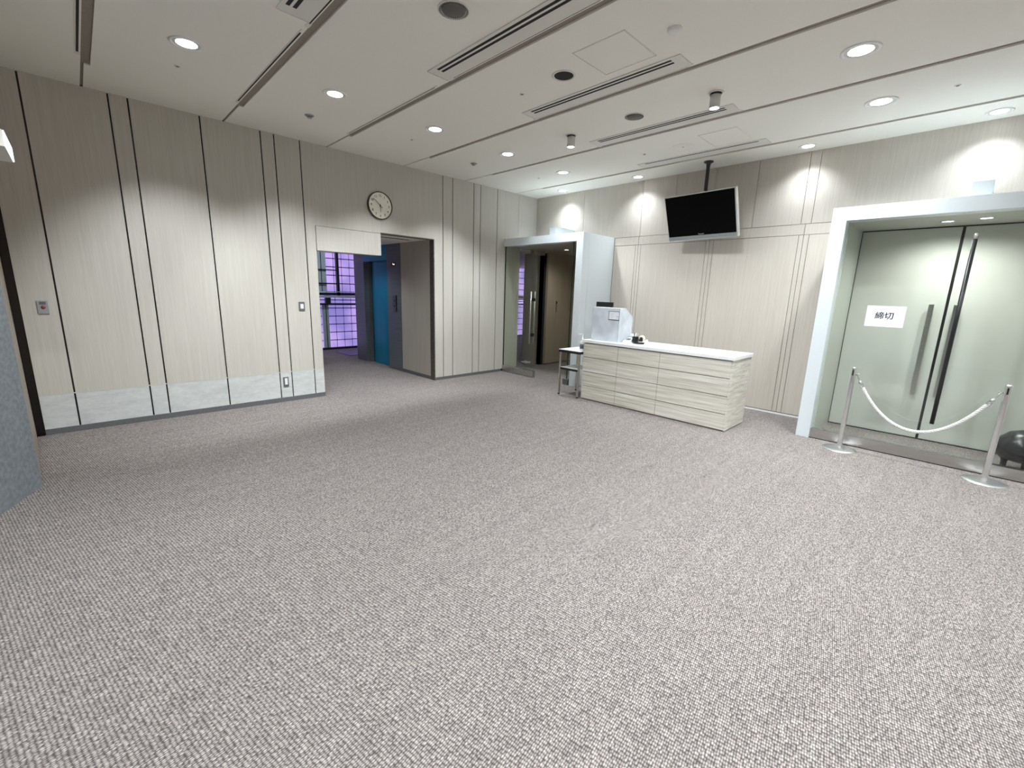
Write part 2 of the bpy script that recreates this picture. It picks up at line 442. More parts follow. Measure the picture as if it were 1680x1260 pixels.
# elevator entrance
el = thing('elevator_entrance', (EX, 8.2, 0), 'elevator with blue door between dark steel panels in the hall', 'elevator')
mb = MB()
mb.box(EX-0.003, EX+0.06, 7.32, 7.82, 0.06, 2.35)
mb.box(EX-0.003, EX+0.06, 8.78, 9.22, 0, 2.35)
mb.box(EX+0.06, EX+0.14, 8.70, 8.79, 0, 2.06)
mb.build('steel_surround', 'steel_dark', el)
mb = MB(); mb.box(EX-0.003, EX+0.06, 7.82, 8.78, 2.06, 2.35)
tag(mb.build('transom', 'blue', el), 'blue panel above the elevator door')
mb = MB(); mb.box(EX+0.10, EX+0.14, 7.80, 8.62, 0.0, 2.07, 0.002)
tag(mb.build('elevator_door', 'blue', el), 'blue elevator door')
mb = MB(); mb.box(EX+0.13, EX+0.16, 7.7, 8.8, 0, 2.1)
mb.build('door_gap', 'recess_dark', el)
mb = MB(); mb.box(EX-0.012, EX-0.003, 7.50, 7.64, 1.955, 2.02, 0.002)
ind = mb.build('floor_indicator', 'black', el)
mb = MB(); mb.add(text_mesh('1', 0.05), 0, Matrix.Translation((EX-0.0125, 7.575, 1.986)) @ FACE_W)
LED = emis('red_white_led', (1, 0.75, 0.6), 2.0)
mb.build('indicator_digit', LED, ind); mb = MB()
mb.prism([(EX-0.013, 7.53, 2.0), (EX-0.013, 7.515, 1.97), (EX-0.013, 7.545, 1.97)], (0.0008, 0, 0))
mb.build('indicator_arrow', LED, ind)
mb = MB(); mb.box(EX-0.014, EX-0.003, 7.50, 7.60, 1.12, 1.42, 0.002)
cp = mb.build('call_panel', 'steel', el)
mb = MB(); mb.box(EX-0.016, EX-0.003, 7.475, 7.50, 1.12, 1.42, 0.001)
mb.build('panel_edge', 'black', cp)
for z in (1.32, 1.22):
    mb = MB(); mb.lathe([(0.0, -0.006), (0.016, -0.005), (0.018, 0)], 20, (EX-0.014, 7.55, z), 'X')
    mb.build('call_button', 'black', cp)
# glass block window, purple light behind it
def glass_blocks():
    mt, nt, b = newmat('purple_lit_glass_block')
    tc = nt.nodes.new('ShaderNodeTexCoord')
    n = nt.nodes.new('ShaderNodeTexNoise'); n.inputs['Scale'].default_value = 1.3; n.inputs['Detail'].default_value = 2
    nt.links.new(tc.outputs['Object'], n.inputs['Vector'])
    r = nt.nodes.new('ShaderNodeValToRGB')
    r.color_ramp.elements[0].position = 0.35; r.color_ramp.elements[0].color = (0.24, 0.20, 0.55, 1)
    r.color_ramp.elements[1].position = 0.65; r.color_ramp.elements[1].color = (0.58, 0.40, 0.86, 1)
    nt.links.new(n.outputs['Fac'], r.inputs['Fac'])
    nt.links.new(r.outputs['Color'], b.inputs['Emission Color'])
    b.inputs['Emission Strength'].default_value = 0.75
    b.inputs['Base Color'].default_value = (0.15, 0.13, 0.25, 1)
    b.inputs['Roughness'].default_value = 0.15
    return mt
wn = MB()
cell = 0.2
x = 3.0
while x < 12.2:
    z = 0.02
    while z < 2.34:
        wn.box(x+0.011, x+cell-0.011, 11.06, 11.14, z+0.011, min(z+cell-0.011, 2.345), 0.012)
        z += cell
    x += cell
win = struct(wn.build('window_1', glass_blocks()), 'glass block window glowing purple at the end of the hall', 'window')
mb = MB(); mb.box(2.2, 12.3, 11.09, 11.12, 0, 2.35); mb.build('mortar_joints', plain('dark_purple_mortar', (0.03, 0.025, 0.07), 0.6), win)
fr = MB()
fr.box(3.0, 12.2, 10.90, 10.98, 1.335, 1.40); fr.box(3.0, 12.2, 10.90, 10.98, 1.10, 1.145)
fr.box(4.60, 4.66, 10.90, 10.98, 1.33, 2.35); fr.box(4.30, 4.42, 10.90, 10.98, 1.145, 1.33)
fr.box(3.0, 4.6, 10.92, 10.97, 1.60, 1.63); fr.box(3.0, 4.6, 10.92, 10.97, 1.925, 1.95)
fr.box(3.0, 12.2, 10.95, 11.02, 0.0, 0.05)
fr.build('window_frame', plain('dark_green_steel', (0.012, 0.028, 0.032), 0.4), win)
fr = MB()
fr.box(3.0, 12.2, 10.88, 10.95, 1.28, 1.325); fr.box(3.0, 12.2, 10.89, 10.95, 1.41, 1.43)
for q in (4.24, 7.4, 10.6):
    fr.box(q, q+0.15, 10.99, 11.04, 0.0, 1.1); fr.box(q-0.06, q+0.14, 10.99, 11.04, 1.43, 2.35)
fr.build('window_mullion', plain('pale_green_steel', (0.62, 0.80, 0.80), 0.4, noise=0.08), win)
fr = MB()
for q in (4.315, 7.475, 10.675):
    fr.box(q, q+0.014, 10.98, 10.992, 0.0, 1.1); fr.box(q-0.06, q-0.048, 10.98, 10.992, 1.43, 2.35)
fr.build('mullion_joint', 'black', win)
mb = MB(); mb.box(4.3, 5.4, 9.7, 10.5, 0.0, 0.008, 0.002)
tag(mb.build('floor_mat', plain('dark_blue_mat', (0.02, 0.022, 0.05), 0.4), origin=(4.85, 10.1, 0)), 'dark entrance mat on the hall floor by the purple window', 'mat')

# ---------------------------------------------------------------- door portals
FT = 0.13
PX = 5.83
def portal(name, y0, y1, label, left_open):
    """white metal surround projecting from the right wall, y0 < y1 outer sides"""
    t = thing(name, (PX, (y0+y1)/2, 0), label, 'door surround')
    mb = MB()
    mb.box(PX, PX+0.17, y0, y0+FT, 0, 2.505, 0.002)
    mb.box(PX, PX+0.17, y0+FT, y1, 2.372, 2.505, 0.002)
    if not left_open: mb.box(PX, PX+0.17, y1-FT, y1, 0, 2.372, 0.002)
    mb.build('front_frame', 'frame_white', t)
    mb = MB()
    mb.box(PX+0.178, XR-0.001, y0+0.004, y0+FT-0.01, 0, 2.50)
    if not left_open: mb.box(PX+0.178, XR-0.001, y1-FT+0.01, y1-0.004, 0, 2.50)
    mb.box(PX+0.178, XR-0.001, y0+FT-0.01, y1-(0 if left_open else FT-0.01), 2.42, 2.50)
    mb.build('side_cladding', 'frame_white', t)
    return t
# --- right portal
RY0, RY1 = -0.84, 1.16
pr_ = portal('door_surround', RY0, RY1, 'white metal door surround framing the sage double doors at right', False)
mb = MB()
mb.box(PX+0.172, 6.9, 1.03-0.006, 1.036, 0, 2.372)
mb.box(PX+0.172, 6.9, -0.716, -0.704, 0, 2.372)
mb.build('side_lining', 'sage_jamb', pr_)
mb = MB(); mb.box(PX+0.172, 6.9, -0.71, 1.03, 2.372, 2.385)
mb.build('top_lining', plain('grey_beige_lining', (0.50, 0.49, 0.45), 0.5, noise=0.01), pr_)
def small_light(x, y, z, label, group, p=P_HALL, aim=None):
    t = thing('recessed_spotlight', (x, y, z), label, 'light', group)
    mb = MB(); mb.lathe([(0.058, 0.0), (0.058, -0.004), (0.047, -0.006), (0.045, 0.0)], 32, (x, y, z)); mb.build('trim_ring', 'chrome', t)
    mb = MB(); mb.lathe([(0.0, -0.003), (0.045, -0.003)], 32, (x, y, z)); mb.build('lens', 'lens_soft', t)
    spot('spot_beam', (x, y, z-0.02), p, 80, 1.0, t, 0.03, (0.97, 1.0, 0.96))
    return t
small_light(6.40, 0.285, 2.372, 'left one of two small spotlights above the sage double doors', 'spotlights above the sage doors')
small_light(6.34, 0.015, 2.372, 'right one of two small spotlights above the sage double doors', 'spotlights above the sage doors')
# double doors
SX = 6.82
def leaf(y0, y1, hy, label):
    t = thing('door_leaf', (SX, (y0+y1)/2, 0), label, 'door', 'sage double doors')
    mb = MB(); mb.box(SX, SX+0.045, y0, y1, 0.012, 2.36, 0.002); mb.build('door_panel', 'sage', t)
    mb = MB()
    mb.box(SX-0.075, SX-0.045, hy-0.022, hy+0.022, 0.52, 1.545, 0.004)
    h = tag(mb.build('pull_handle', 'steel', t), 'tall flat steel pull handle')
    for z in (0.62, 1.44):
        mb = MB(); mb.lathe([(0.011, 0), (0.011, 0.05)], 16, (SX-0.048, hy, z), 'X'); mb.build('handle_mount', 'steel', h)
    return t
leaf(0.175, 1.018, 0.283, 'left leaf of the sage green double doors with steel handle')
leaf(-0.70, 0.150, 0.085, 'right leaf of the sage green double doors, nearer the photo edge')
mb = MB()
mb.box(SX+0.03, SX+0.09, -0.72, 1.04, 0, 2.40)
mb.box(SX-0.005, SX+0.05, 1.018, 1.03, 0, 2.372); mb.box(SX-0.005, SX+0.05, -0.71, 1.03, 2.36, 2.372); mb.box(SX-0.01, SX+0.05, -0.71, 1.03, 0, 0.012)
mb.box(SX+0.01, SX+0.05, 0.150, 0.175, 0, 2.372)
struct(mb.build('trim_4', 'black'), 'black shadow gap and stop around the sage double doors', 'trim')
# steel rail and glass panes
GXX = 5.885
rail = thing('glass_screen', (GXX, 0.16, 0), 'clear glass screen in a low steel rail before the sage doors', 'glass screen')
mb = MB(); mb.box(GXX-0.03, GXX+0.03, -0.71, 1.03, 0.008, 0.112, 0.002); mb.build('steel_rail', 'steel', rail)
mb = MB(); mb.box(GXX-0.031, GXX+0.031, -0.71, 1.03, 0.0, 0.008); mb.build('rail_foot', 'black', rail)
for a, b in ((0.062, 1.028), (-0.708, 0.056)):
    mb = MB(); mb.box(GXX-0.005, GXX+0.005, a, b, 0.112, 2.37); mb.build('glass_pane', 'glass', rail)
mb = MB(); mb.tube([(GXX-0.045, 0.055, 0.40), (GXX-0.045, 0.055, 2.13)], 0.017, 20)
h = tag(mb.build('pull_bar', 'black', rail), 'long black pull bar on the glass')
mb = MB()
mb.lathe([(0.0, 0.055), (0.012, 0.05), (0.0175, 0.035), (0.0175, 0.0)], 20, (GXX-0.045, 0.055, 2.13))
mb.build('bar_cap', 'chrome', h)
for z in (0.50, 1.50, 2.06):
    mb = MB(); mb.lathe([(0.010, 0.0), (0.010, 0.045)], 14, (GXX-0.045, 0.055, z), 'X'); mb.build('bar_mount', 'chrome', h)
# paper notice on the glass
nt_ = thing('paper_notice', (GXX-0.006, 0.575, 1.41), 'white paper notice with two black characters taped to the glass', 'notice')
mb = MB(); mb.box(GXX-0.0070, GXX-0.0058, 0.420, 0.728, 1.305, 1.515); mb.build('paper_sheet', 'paper', nt_)
mb = MB()
for k, (du, dv) in enumerate(((0, 0), (0.0011, 0), (-0.0011, 0), (0, 0.0011), (0, -0.0011))):      # heavy strokes
    mb.add(text_mesh('締切', 0.076, 0.0002), 0, Matrix.Translation((GXX-0.0073-k*0.00003, 0.580+du, 1.412+dv)) @ FACE_W)
mb.build('characters', 'ink', nt_)
# controller box on the top of each surround
for y in (0.09, 5.36):
    mb = MB(); mb.box(6.18, XR-0.001, y-0.073, y+0.073, 2.505, 2.688, 0.003)
    o = mb.build('roof_box', 'frame_white', origin=(6.45, y, 2.505))
    tag(o, 'small pale metal box on top of the right door surround' if y < 1 else 'small pale metal box on top of the corner door surround', 'box')
# --- left portal (corner)
pl_ = portal('corner_door_surround', 4.41, YL, 'white metal surround of the corner vestibule beside the left wall', True)
for o in pl_.children:
    pass
mb = MB(); mb.box(PX+0.17, 8.3, 4.45, YL, 2.372, 2.418)
struct(mb.build('ceiling_vestibule', plain('vestibule_lining', (0.40, 0.37, 0.32), 0.5, noise=0.01)), 'low ceiling inside the corner vestibule', 'ceiling')
mb = MB(); mb.box(PX+0.17, 8.3, 4.42, 4.535, 0, 2.372)
struct(mb.build('wall_vestibule_right', 'sage_jamb'), 'right side wall inside the corner vestibule', 'wall')
mb = MB(); mb.box(8.2, 8.3, 4.5, 6.4, 0, 2.4); mb.box(7.17, 8.2, YL+0.04, YL+0.12, 0.02, 2.372)
mb.box(7.03, 7.17, YL+0.10, YL+0.16, 0, 2.372, mi=1)
mb.box(7.03, 7.10, YL+0.10, 6.86, 0, 2.35, mi=2)
mb.box(6.68, 7.03, YL+0.02, YL+0.10, 2.30, 2.40)
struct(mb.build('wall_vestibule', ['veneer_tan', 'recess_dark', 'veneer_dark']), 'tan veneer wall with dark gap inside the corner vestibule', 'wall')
small_light(6.89, 5.60, 2.372, 'small round spotlight in the ceiling of the corner vestibule', 'vestibule spotlight', 22)
mb = MB(); mb.box(7.455, 7.50, YL+0.030, YL+0.04, 1.14, 1.38, 0.002)
t = tag(mb.build('wall_lock', 'steel', origin=(7.48, YL+0.03, 1.26)), 'narrow grey lock plate on the tan wall inside the vestibule', 'lock')
mb = MB(); mb.box(7.462, 7.493, YL+0.026, YL+0.03, 1.32, 1.365, 0.001); mb.build('reader_window', 'black', t)
gs = thing('vestibule_glass', (PX+0.09, 5.4, 0), 'green tinted glass front of the corner vestibule with steel rail', 'glass screen')
gx = PX+0.05
mb = MB(); mb.box(gx-0.03, gx+0.03, 5.41, YL-0.002, 0.006, 0.12, 0.002); mb.build('steel_rail', 'steel', gs)
mb = MB(); mb.box(gx-0.005, gx+0.005, 5.41, YL-0.012, 0.12, 2.37); mb.build('glass_pane', 'glass_vest', gs)
mb = MB(); mb.box(gx-0.01, gx+0.01, YL-0.012, YL-0.002, 0.0, 2.37); mb.build('edge_strip', 'black', gs)
mb = MB(); mb.box(gx-0.005, gx+0.005, 4.545, 4.69, 0.07, 2.37); mb.build('glass_pane', 'glass_vest', gs)
mb = MB(); mb.box(gx-0.008, gx+0.008, 4.625, 4.637, 0.07, 2.37); mb.build('edge_strip', 'black', gs)
mb = MB(); mb.box(gx-0.03, gx+0.03, 4.59, 4.70, 0.0, 0.10, 0.004); mb.build('floor_clamp', 'base_grey', gs)
for q in (gx-0.05, gx+0.05):
    mb = MB(); mb.tube([(q, 5.50, 0.62), (q, 5.50, 1.56)], 0.014, 16)
    h = tag(mb.build('pull_handle', 'steel', gs), 'steel tube pull handle')
    for z in (0.78, 1.42):
        mb = MB(); mb.box(min(q, gx), max(q, gx), 5.485, 5.515, z-0.025, z+0.025); mb.build('handle_bracket', 'black', h)
# crumpled white cord on the hall floor
mb = MB()
pts = []
for i in range(60):
    a = i*0.55; r_ = 0.035+0.05*random.random()
    pts.append((6.86+0.10*math.cos(a)*r_*10*0.9 + 0.001*i, 6.60+r_*1.2*math.sin(a*1.3), 0.02+0.035*random.random()))
mb.tube(pts, 0.010, 8)
tag(mb.build('power_cord', 'white', origin=(6.88, 6.6, 0)), 'crumpled white cord on the dark floor beyond the vestibule glass', 'cord')

# ---------------------------------------------------------------- reception counter
CX0, CX1, CY0, CY1 = 5.25, 5.865, 1.755, 3.855
ct = thing('reception_counter', (5.55, 2.8, 0), 'pale oak reception counter with white worktop below the television', 'counter')
mb = MB()
mb.box(CX0+0.02, CX1-0.02, CY0+0.018, CY1-0.018, 0.0, 0.845)
mb.box(CX0+0.004, CX1-0.004, CY0+0.004, CY1-0.004, 0.0, 0.012)
mb.build('carcass', 'counter_core', ct)
mb = MB()
mb.box(CX0+0.006, CX1, CY0, CY0+0.018, 0.012, 0.848, 0.0012); mb.box(CX0+0.006, CX1, CY1-0.018, CY1, 0.012, 0.848, 0.0012)
mb.box(CX1-0.018, CX1, CY0+0.018, CY1-0.018, 0.012, 0.848)
mb.build('side_panel', 'counter', ct)
ys = [CY0+0.016, 2.647, 3.265, CY1-0.016]
zs = [0.014, 0.212, 0.424, 0.637, 0.844]
for k in range(4):
    for j in range(3):
        mb = MB(); mb.box(CX0, CX0+0.02, ys[j]+0.0025, ys[j+1]-0.0025, zs[k]+0.004, zs[k+1]-0.004, 0.001)
        mb.build('front_panel', 'counter', ct)
mb = MB(); mb.box(CX0-0.012, CX1+0.012, CY0-0.014, CY1+0.012, 0.852, 0.892, 0.003); mb.build('worktop', 'worktop', ct)
ZT = 0.892
# ---- frosted cover over the ticket machine on the counter
def frosted():
    mt = bpy.data.materials.new('frosted_vinyl'); mt.use_nodes = True
    nt = mt.node_tree; b = nt.nodes['Principled BSDF']; out = nt.nodes['Material Output']
    b.inputs['Base Color'].default_value = (0.78, 0.82, 0.87, 1); b.inputs['Roughness'].default_value = 0.35
    tr = nt.nodes.new('ShaderNodeBsdfTransparent'); tr.inputs[0].default_value = (0.92, 0.94, 0.97, 1)
    mx = nt.nodes.new('ShaderNodeMixShader')
    n = nt.nodes.new('ShaderNodeTexNoise'); n.inputs['Scale'].default_value = 4; tc = nt.nodes.new('ShaderNodeTexCoord')
    nt.links.new(tc.outputs['Object'], n.inputs['Vector'])
    mr = nt.nodes.new('ShaderNodeMapRange'); mr.inputs[1].default_value = 0.35; mr.inputs[2].default_value = 0.65
    mr.inputs[3].default_value = 0.55; mr.inputs[4].default_value = 0.8
    nt.links.new(n.outputs['Fac'], mr.inputs[0]); nt.links.new(mr.outputs[0], mx.inputs[0])
    nt.links.new(tr.outputs[0], mx.inputs[1]); nt.links.new(b.outputs[0], mx.inputs[2]); nt.links.new(mx.outputs[0], out.inputs[0])
    return mt
M['cover'] = frosted()
bt = thing('covered_machine', (5.5, 3.6, ZT), 'machine under a frosted translucent cover on the left end of the counter', 'machine')
MX, MY0, MY1 = 5.345, 3.345, 3.80
mb = MB()
mb.box(MX, MX+0.004, MY0, MY1, ZT, 1.358)                                   # front sheet
mb.box(MX, 5.50, MY0+0.004, MY1, 1.358, 1.362)
mb.build('front_sheet', 'cover', bt)
mb = MB()
mb.prism([(MX, MY0, ZT), (5.70, MY0, ZT), (5.70, MY0, 1.235), (5.50, MY0, 1.362), (MX, MY0, 1.362)], (0, 0.004, 0))
mb.prism([(MX, MY1, ZT), (5.70, MY1, ZT), (5.70, MY1, 1.235), (5.50, MY1, 1.362), (MX, MY1, 1.362)], (0, -0.004, 0))
mb.prism([(5.70, MY0, 1.235), (5.50, MY0, 1.362), (5.50, MY1, 1.362), (5.70, MY1, 1.235)], (0.003, 0, 0.003))
mb.build('side_sheet', 'cover', bt)
mb = MB(); mb.box(5.40, 5.66, 3.40, 3.66, ZT, 1.09, 0.03); mb.box(5.44, 5.60, 3.42, 3.60, 1.09, 1.24, 0.03)
mb.build('machine_body', 'white', bt)
# black display standing behind the cover
dt = thing('customer_display', (5.76, 3.80, ZT), 'small black display raised behind the frosted cover on the counter', 'display')
mb = MB(); mb.box(5.725, 5.75, 3.715, 4.01, 1.363, 1.435, 0.004); mb.build('display_head', 'black', dt)
mb = MB(); mb.tube([(5.76, 3.83, ZT+0.01), (5.76, 3.83, 1.40)], 0.011, 14); mb.lathe([(0.0, 0.014), (0.06, 0.012), (0.065, 0)], 28, (5.785, 3.79, ZT))
mb.build('display_pole', 'silver', dt)
# framed notice on the front sheet
ft = thing('framed_notice', (MX, 3.42, 1.25), 'small white printed sheet in a dark blue frame on the frosted cover', 'notice')
mb = MB(); mb.box(MX-0.002, MX-0.0004, 3.350, 3.512, 1.203, 1.318); mb.build('printed_sheet', 'paper', ft)
mb = MB()
mb.box(MX-0.004, MX-0.001, 3.345, 3.517, 1.198, 1.207); mb.box(MX-0.004, MX-0.001, 3.345, 3.517, 1.315, 1.320)
mb.box(MX-0.004, MX-0.001, 3.345, 3.350, 1.2, 1.32); mb.box(MX-0.004, MX-0.001, 3.512, 3.517, 1.2, 1.32)
mb.build('sheet_frame', plain('navy_frame', (0.04, 0.06, 0.13), 0.4), ft)
mb = MB()
for k, (a, b) in enumerate(((3.42, 3.49), (3.44, 3.49), (3.43, 3.49), (3.45, 3.49))):
    mb.box(MX-0.0028, MX-0.002, a, b, 1.29-k*0.021, 1.2925-k*0.021)
for k in range(3): mb.box(MX-0.0028, MX-0.002, 3.365, 3.405, 1.287-k*0.03, 1.289-k*0.03)
mb.box(MX-0.0028, MX-0.002, 3.368, 3.384, 1.243, 1.253)
mb.build('printed_lines', plain('grey_print', (0.30, 0.34, 0.42), 0.8), ft)
# items beside the cover
pt = thing('card_terminal', (5.58, 3.29, ZT), 'white wedge shaped card terminal with grey window beside the frosted cover', 'card terminal')
mb = MB(); mb.prism([(5.45, 3.235, ZT), (5.66, 3.235, ZT), (5.66, 3.235, ZT+0.075), (5.45, 3.235, ZT+0.02)], (0, 0.10, 0)); mb.build('terminal_body', 'white', pt)
mb = MB(); mb.prism([(5.50, 3.25, ZT+0.0345), (5.56, 3.25, ZT+0.050), (5.56, 3.315, ZT+0.050), (5.50, 3.315, ZT+0.0345)], (0, 0, 0.002)); mb.build('terminal_screen', 'base_grey', pt)
mb = MB(); mb.box(5.60, 5.67, 3.26, 3.31, ZT+0.075, ZT+0.115, 0.008); mb.build('paper_roll_cover', 'white', pt)
pc = thing('pen_holder', (5.56, 3.20, ZT), 'black square pen holder with pens on the counter', 'pen holder')
mb = MB()
for b_ in ((5.53, 5.534, 3.165, 3.225), (5.586, 5.59, 3.165, 3.225), (5.53, 5.59, 3.165, 3.169), (5.53, 5.59, 3.221, 3.225)):
    mb.box(b_[0], b_[1], b_[2], b_[3], ZT, ZT+0.088)
mb.box(5.53, 5.59, 3.165, 3.225, ZT, ZT+0.004); mb.build('holder_body', 'black', pc)
for k, (dx, dy, lx, ly, mt_) in enumerate(((0, .01, .012, .015, 'ink'), (.01, -.01, .0, -.018, 'silver'), (-.01, 0, -.015, .01, 'ink'), (.015, .015, .02, .0, 'white'))):
    mb = MB(); mb.tube([(5.56+dx, 3.195+dy, ZT+0.006), (5.56+dx+lx, 3.195+dy+ly, ZT+0.135)], 0.0042, 8)
    tag(mb.build('pen', mt_, origin=(5.56+dx, 3.195+dy, ZT+0.006)), ('black pen leaning to the left in the black pen holder', 'silver pen leaning to the right in the black pen holder', 'dark pen leaning forward in the black pen holder', 'white pen leaning back in the black pen holder')[k], 'pen', 'pens in the holder')
td = thing('tape_dispenser', (5.60, 3.12, ZT), 'tape dispenser with cream wheel and dark core next to the pen holder', 'tape dispenser')
mb = MB(); mb.prism([(5.60, 3.05, ZT), (5.60, 3.17, ZT), (5.60, 3.17, ZT+0.045), (5.60, 3.09, ZT+0.03), (5.60, 3.05, ZT+0.055)], (0.055, 0, 0)); mb.build('dispenser_base', 'white', td)
mb = MB(); mb.lathe([(0.022, -0.012), (0.045, -0.012), (0.045, 0.012), (0.022, 0.012), (0.022, -0.012)], 32, (5.622, 3.128, ZT+0.062), 'X'); mb.build('tape_roll', plain('cream_tape', (0.75, 0.72, 0.6), 0.5), td)
mb = MB(); mb.lathe([(0.0, -0.016), (0.022, -0.016), (0.022, 0.016), (0.0, 0.016)], 24, (5.622, 3.128, ZT+0.062), 'X')
mb.box(5.597, 5.60, 3.10, 3.165, ZT+0.025, ZT+0.05); mb.build('roll_core', plain('dark_red_core', (0.05, 0.02, 0.02), 0.5), td)
tr_ = thing('coin_tray', (5.47, 3.08, ZT), 'oval black tray at the front of the desk items on the counter', 'tray')
mb = MB(); mb.lathe([(0.0, 0.005), (0.062, 0.005), (0.075, 0.02), (0.079, 0.02), (0.066, 0.0), (0.0, 0.0)], 40, (0, 0, 0))
mb.xf(Matrix.Translation((5.48, 3.095, ZT)) @ Matrix.Diagonal((0.75, 1.15, 1, 1))); mb.build('tray_dish', 'black', tr_)
mb = MB(); mb.lathe([(0.0, 0.03), (0.014, 0.027), (0.018, 0.006)], 20, (5.49, 3.085, ZT)); mb.build('tray_knob', plain('mid_grey_knob', (0.12, 0.12, 0.12), 0.3), tr_)

# ---- side table with sanitizer
tb = thing('side_table', (5.42, 4.06, 0), 'small white topped side table with black edge left of the counter', 'table')
TX0, TX1, TY0, TY1 = 5.20, 5.66, 3.875, 4.26
mb = MB(); mb.box(TX0-0.01, TX1+0.01, TY0-0.008, TY1+0.01, 0.705, 0.712); mb.build('tabletop', 'worktop', tb)
mb = MB(); mb.box(TX0-0.01, TX1+0.01, TY0-0.008, TY1+0.01, 0.668, 0.705, 0.002); mb.build('top_edge', 'black', tb)
for x, y in ((TX0, TY0), (TX0, TY1), (TX1, TY0), (TX1, TY1)):
    x += 0.013 if x == TX0 else -0.013; y += 0.013 if y == TY0 else -0.013
    mb = MB(); mb.box(x-0.012, x+0.012, y-0.012, y+0.012, 0.02, 0.668, 0.003); l_ = mb.build('leg', 'steel', tb)
    mb = MB(); mb.box(x-0.013, x+0.013, y-0.013, y+0.013, 0, 0.02, 0.002); mb.build('leg_foot', 'black', l_)
mb = MB(); mb.box(TX0+0.02, TX1-0.02, TY0+0.02, TY1-0.02, 0.425, 0.435); sh = mb.build('shelf', 'worktop', tb)
mb = MB(); mb.box(TX0+0.004, TX0+0.02, TY0+0.02, TY1-0.02, 0.400, 0.432); mb.build('shelf_edge', 'black', sh)
mb = MB(); mb.box(TX1-0.02, TX1-0.004, TY0+0.02, TY1-0.02, 0.40, 0.432); mb.build('shelf_edge', 'black', sh)
sb = thing('sanitizer_bottle', (5.31, 3.945, 0.712), 'white pump bottle of hand sanitizer on the small side table', 'bottle')
BX, BY, BZ = 5.30, 3.915, 0.712
mb = MB(); mb.lathe([(0.0, 0), (0.033, 0.002), (0.035, 0.01), (0.035, 0.12), (0.030, 0.145), (0.013, 0.162), (0.013, 0.172), (0.0, 0.172)], 32, (BX, BY, BZ)); mb.build('bottle_body', 'white', sb)
mb = MB()
for i in range(-3, 4): pass
mb.lathe([(0.0355, 0.035), (0.0357, 0.035), (0.0357, 0.105), (0.0355, 0.105)], 32, (BX, BY, BZ)); mb.build('bottle_label', plain('dark_label', (0.10, 0.11, 0.14), 0.5, noise=0.6, nscale=60), sb)
mb = MB(); mb.lathe([(0.015, 0.165), (0.015, 0.19), (0.006, 0.195), (0.006, 0.235), (0.0, 0.235)], 20, (BX, BY, BZ))
mb.tube([(BX, BY-0.012, BZ+0.243), (BX-0.005, BY+0.03, BZ+0.245), (BX-0.01, BY+0.065, BZ+0.238), (BX-0.012, BY+0.072, BZ+0.225)], 0.0075, 10); mb.build('pump_head', 'white', sb)

# ---------------------------------------------------------------- television on its ceiling bracket
mt_ = thing('ceiling_bracket', (6.351, 2.776, ZC), 'black ceiling bracket pole holding the television', 'bracket')
mb = MB(); mb.lathe([(0.0, 0.0), (0.062, 0.0), (0.062, -0.012), (0.030, -0.028), (0.026, -0.06)], 32, (6.351, 2.776, ZC)); mb.build('ceiling_flange', 'black', mt_)
mb = MB(); mb.lathe([(0.0245, -0.03), (0.0245, -0.72)], 24, (6.351, 2.776, ZC)); mb.box(6.335, 6.375, 2.62, 2.93, 2.62, 2.74, 0.004); mb.build('pole', 'black', mt_)
TW, TH = 1.0, 0.615
c_ = Vector((6.2125, 2.7542, 2.626))
# local x = reading right (-y), local y = up along the screen, local z = outward normal
ru = Vector((6.05-6.147, 2.256-3.253, 0)).normalized()
uu = Vector((6.1-6.326, 0, 2.910-2.342)); uu = (uu - ru*uu.dot(ru)).normalized()
nn = ru.cross(uu)
TM = Matrix(((ru.x, uu.x, nn.x, c_.x), (ru.y, uu.y, nn.y, c_.y), (ru.z, uu.z, nn.z, c_.z), (0, 0, 0, 1)))
tv = thing('television', tuple(c_), 'black flat television tilted down from the ceiling above the counter', 'television')
def tvp(name, mats, f, parent=None):
    mb = MB(); f(mb); mb.xf(TM); return mb.build(name, mats, parent or tv)
tvp('screen', 'screen', lambda q: q.box(-TW/2+0.006, TW/2-0.016, -TH/2+0.058, TH/2-0.010, -0.02, 0.002))
tvp('back_shell', 'black', lambda q: (q.box(-TW/2+0.01, TW/2-0.01, -TH/2+0.01, TH/2-0.01, -0.05, -0.012, 0.006), q.box(-0.3, 0.3, -0.2, 0.2, -0.085, -0.05, 0.015)))
tvp('silver_frame', 'silver_edge', lambda q: (q.box(-TW/2, -TW/2+0.006, -TH/2, TH/2, -0.05, 0.004), q.box(TW/2-0.016, TW/2, -TH/2, TH/2, -0.05, 0.004),
     q.box(-TW/2, TW/2, TH/2-0.010, TH/2, -0.05, 0.004), q.box(-TW/2, TW/2, -TH/2, -TH/2+0.008, -0.05, 0.004), q.box(-TW/2, TW/2, -TH/2+0.052, -TH/2+0.058, -0.05, 0.004)))
tvp('speaker_bar', plain('grey_speaker_cloth', (0.27, 0.29, 0.295), 0.5, 0.2), lambda q: q.box(-TW/2+0.006, TW/2-0.016, -TH/2+0.008, -TH/2+0.052, -0.05, 0.0025))
tvp('logo', plain('logo_silver', (0.55, 0.55, 0.55), 0.3), lambda q: q.add(text_mesh('Panasonic', 0.021, 0.0003), 0, Matrix.Translation((0.0, -TH/2+0.075, 0.0026))))

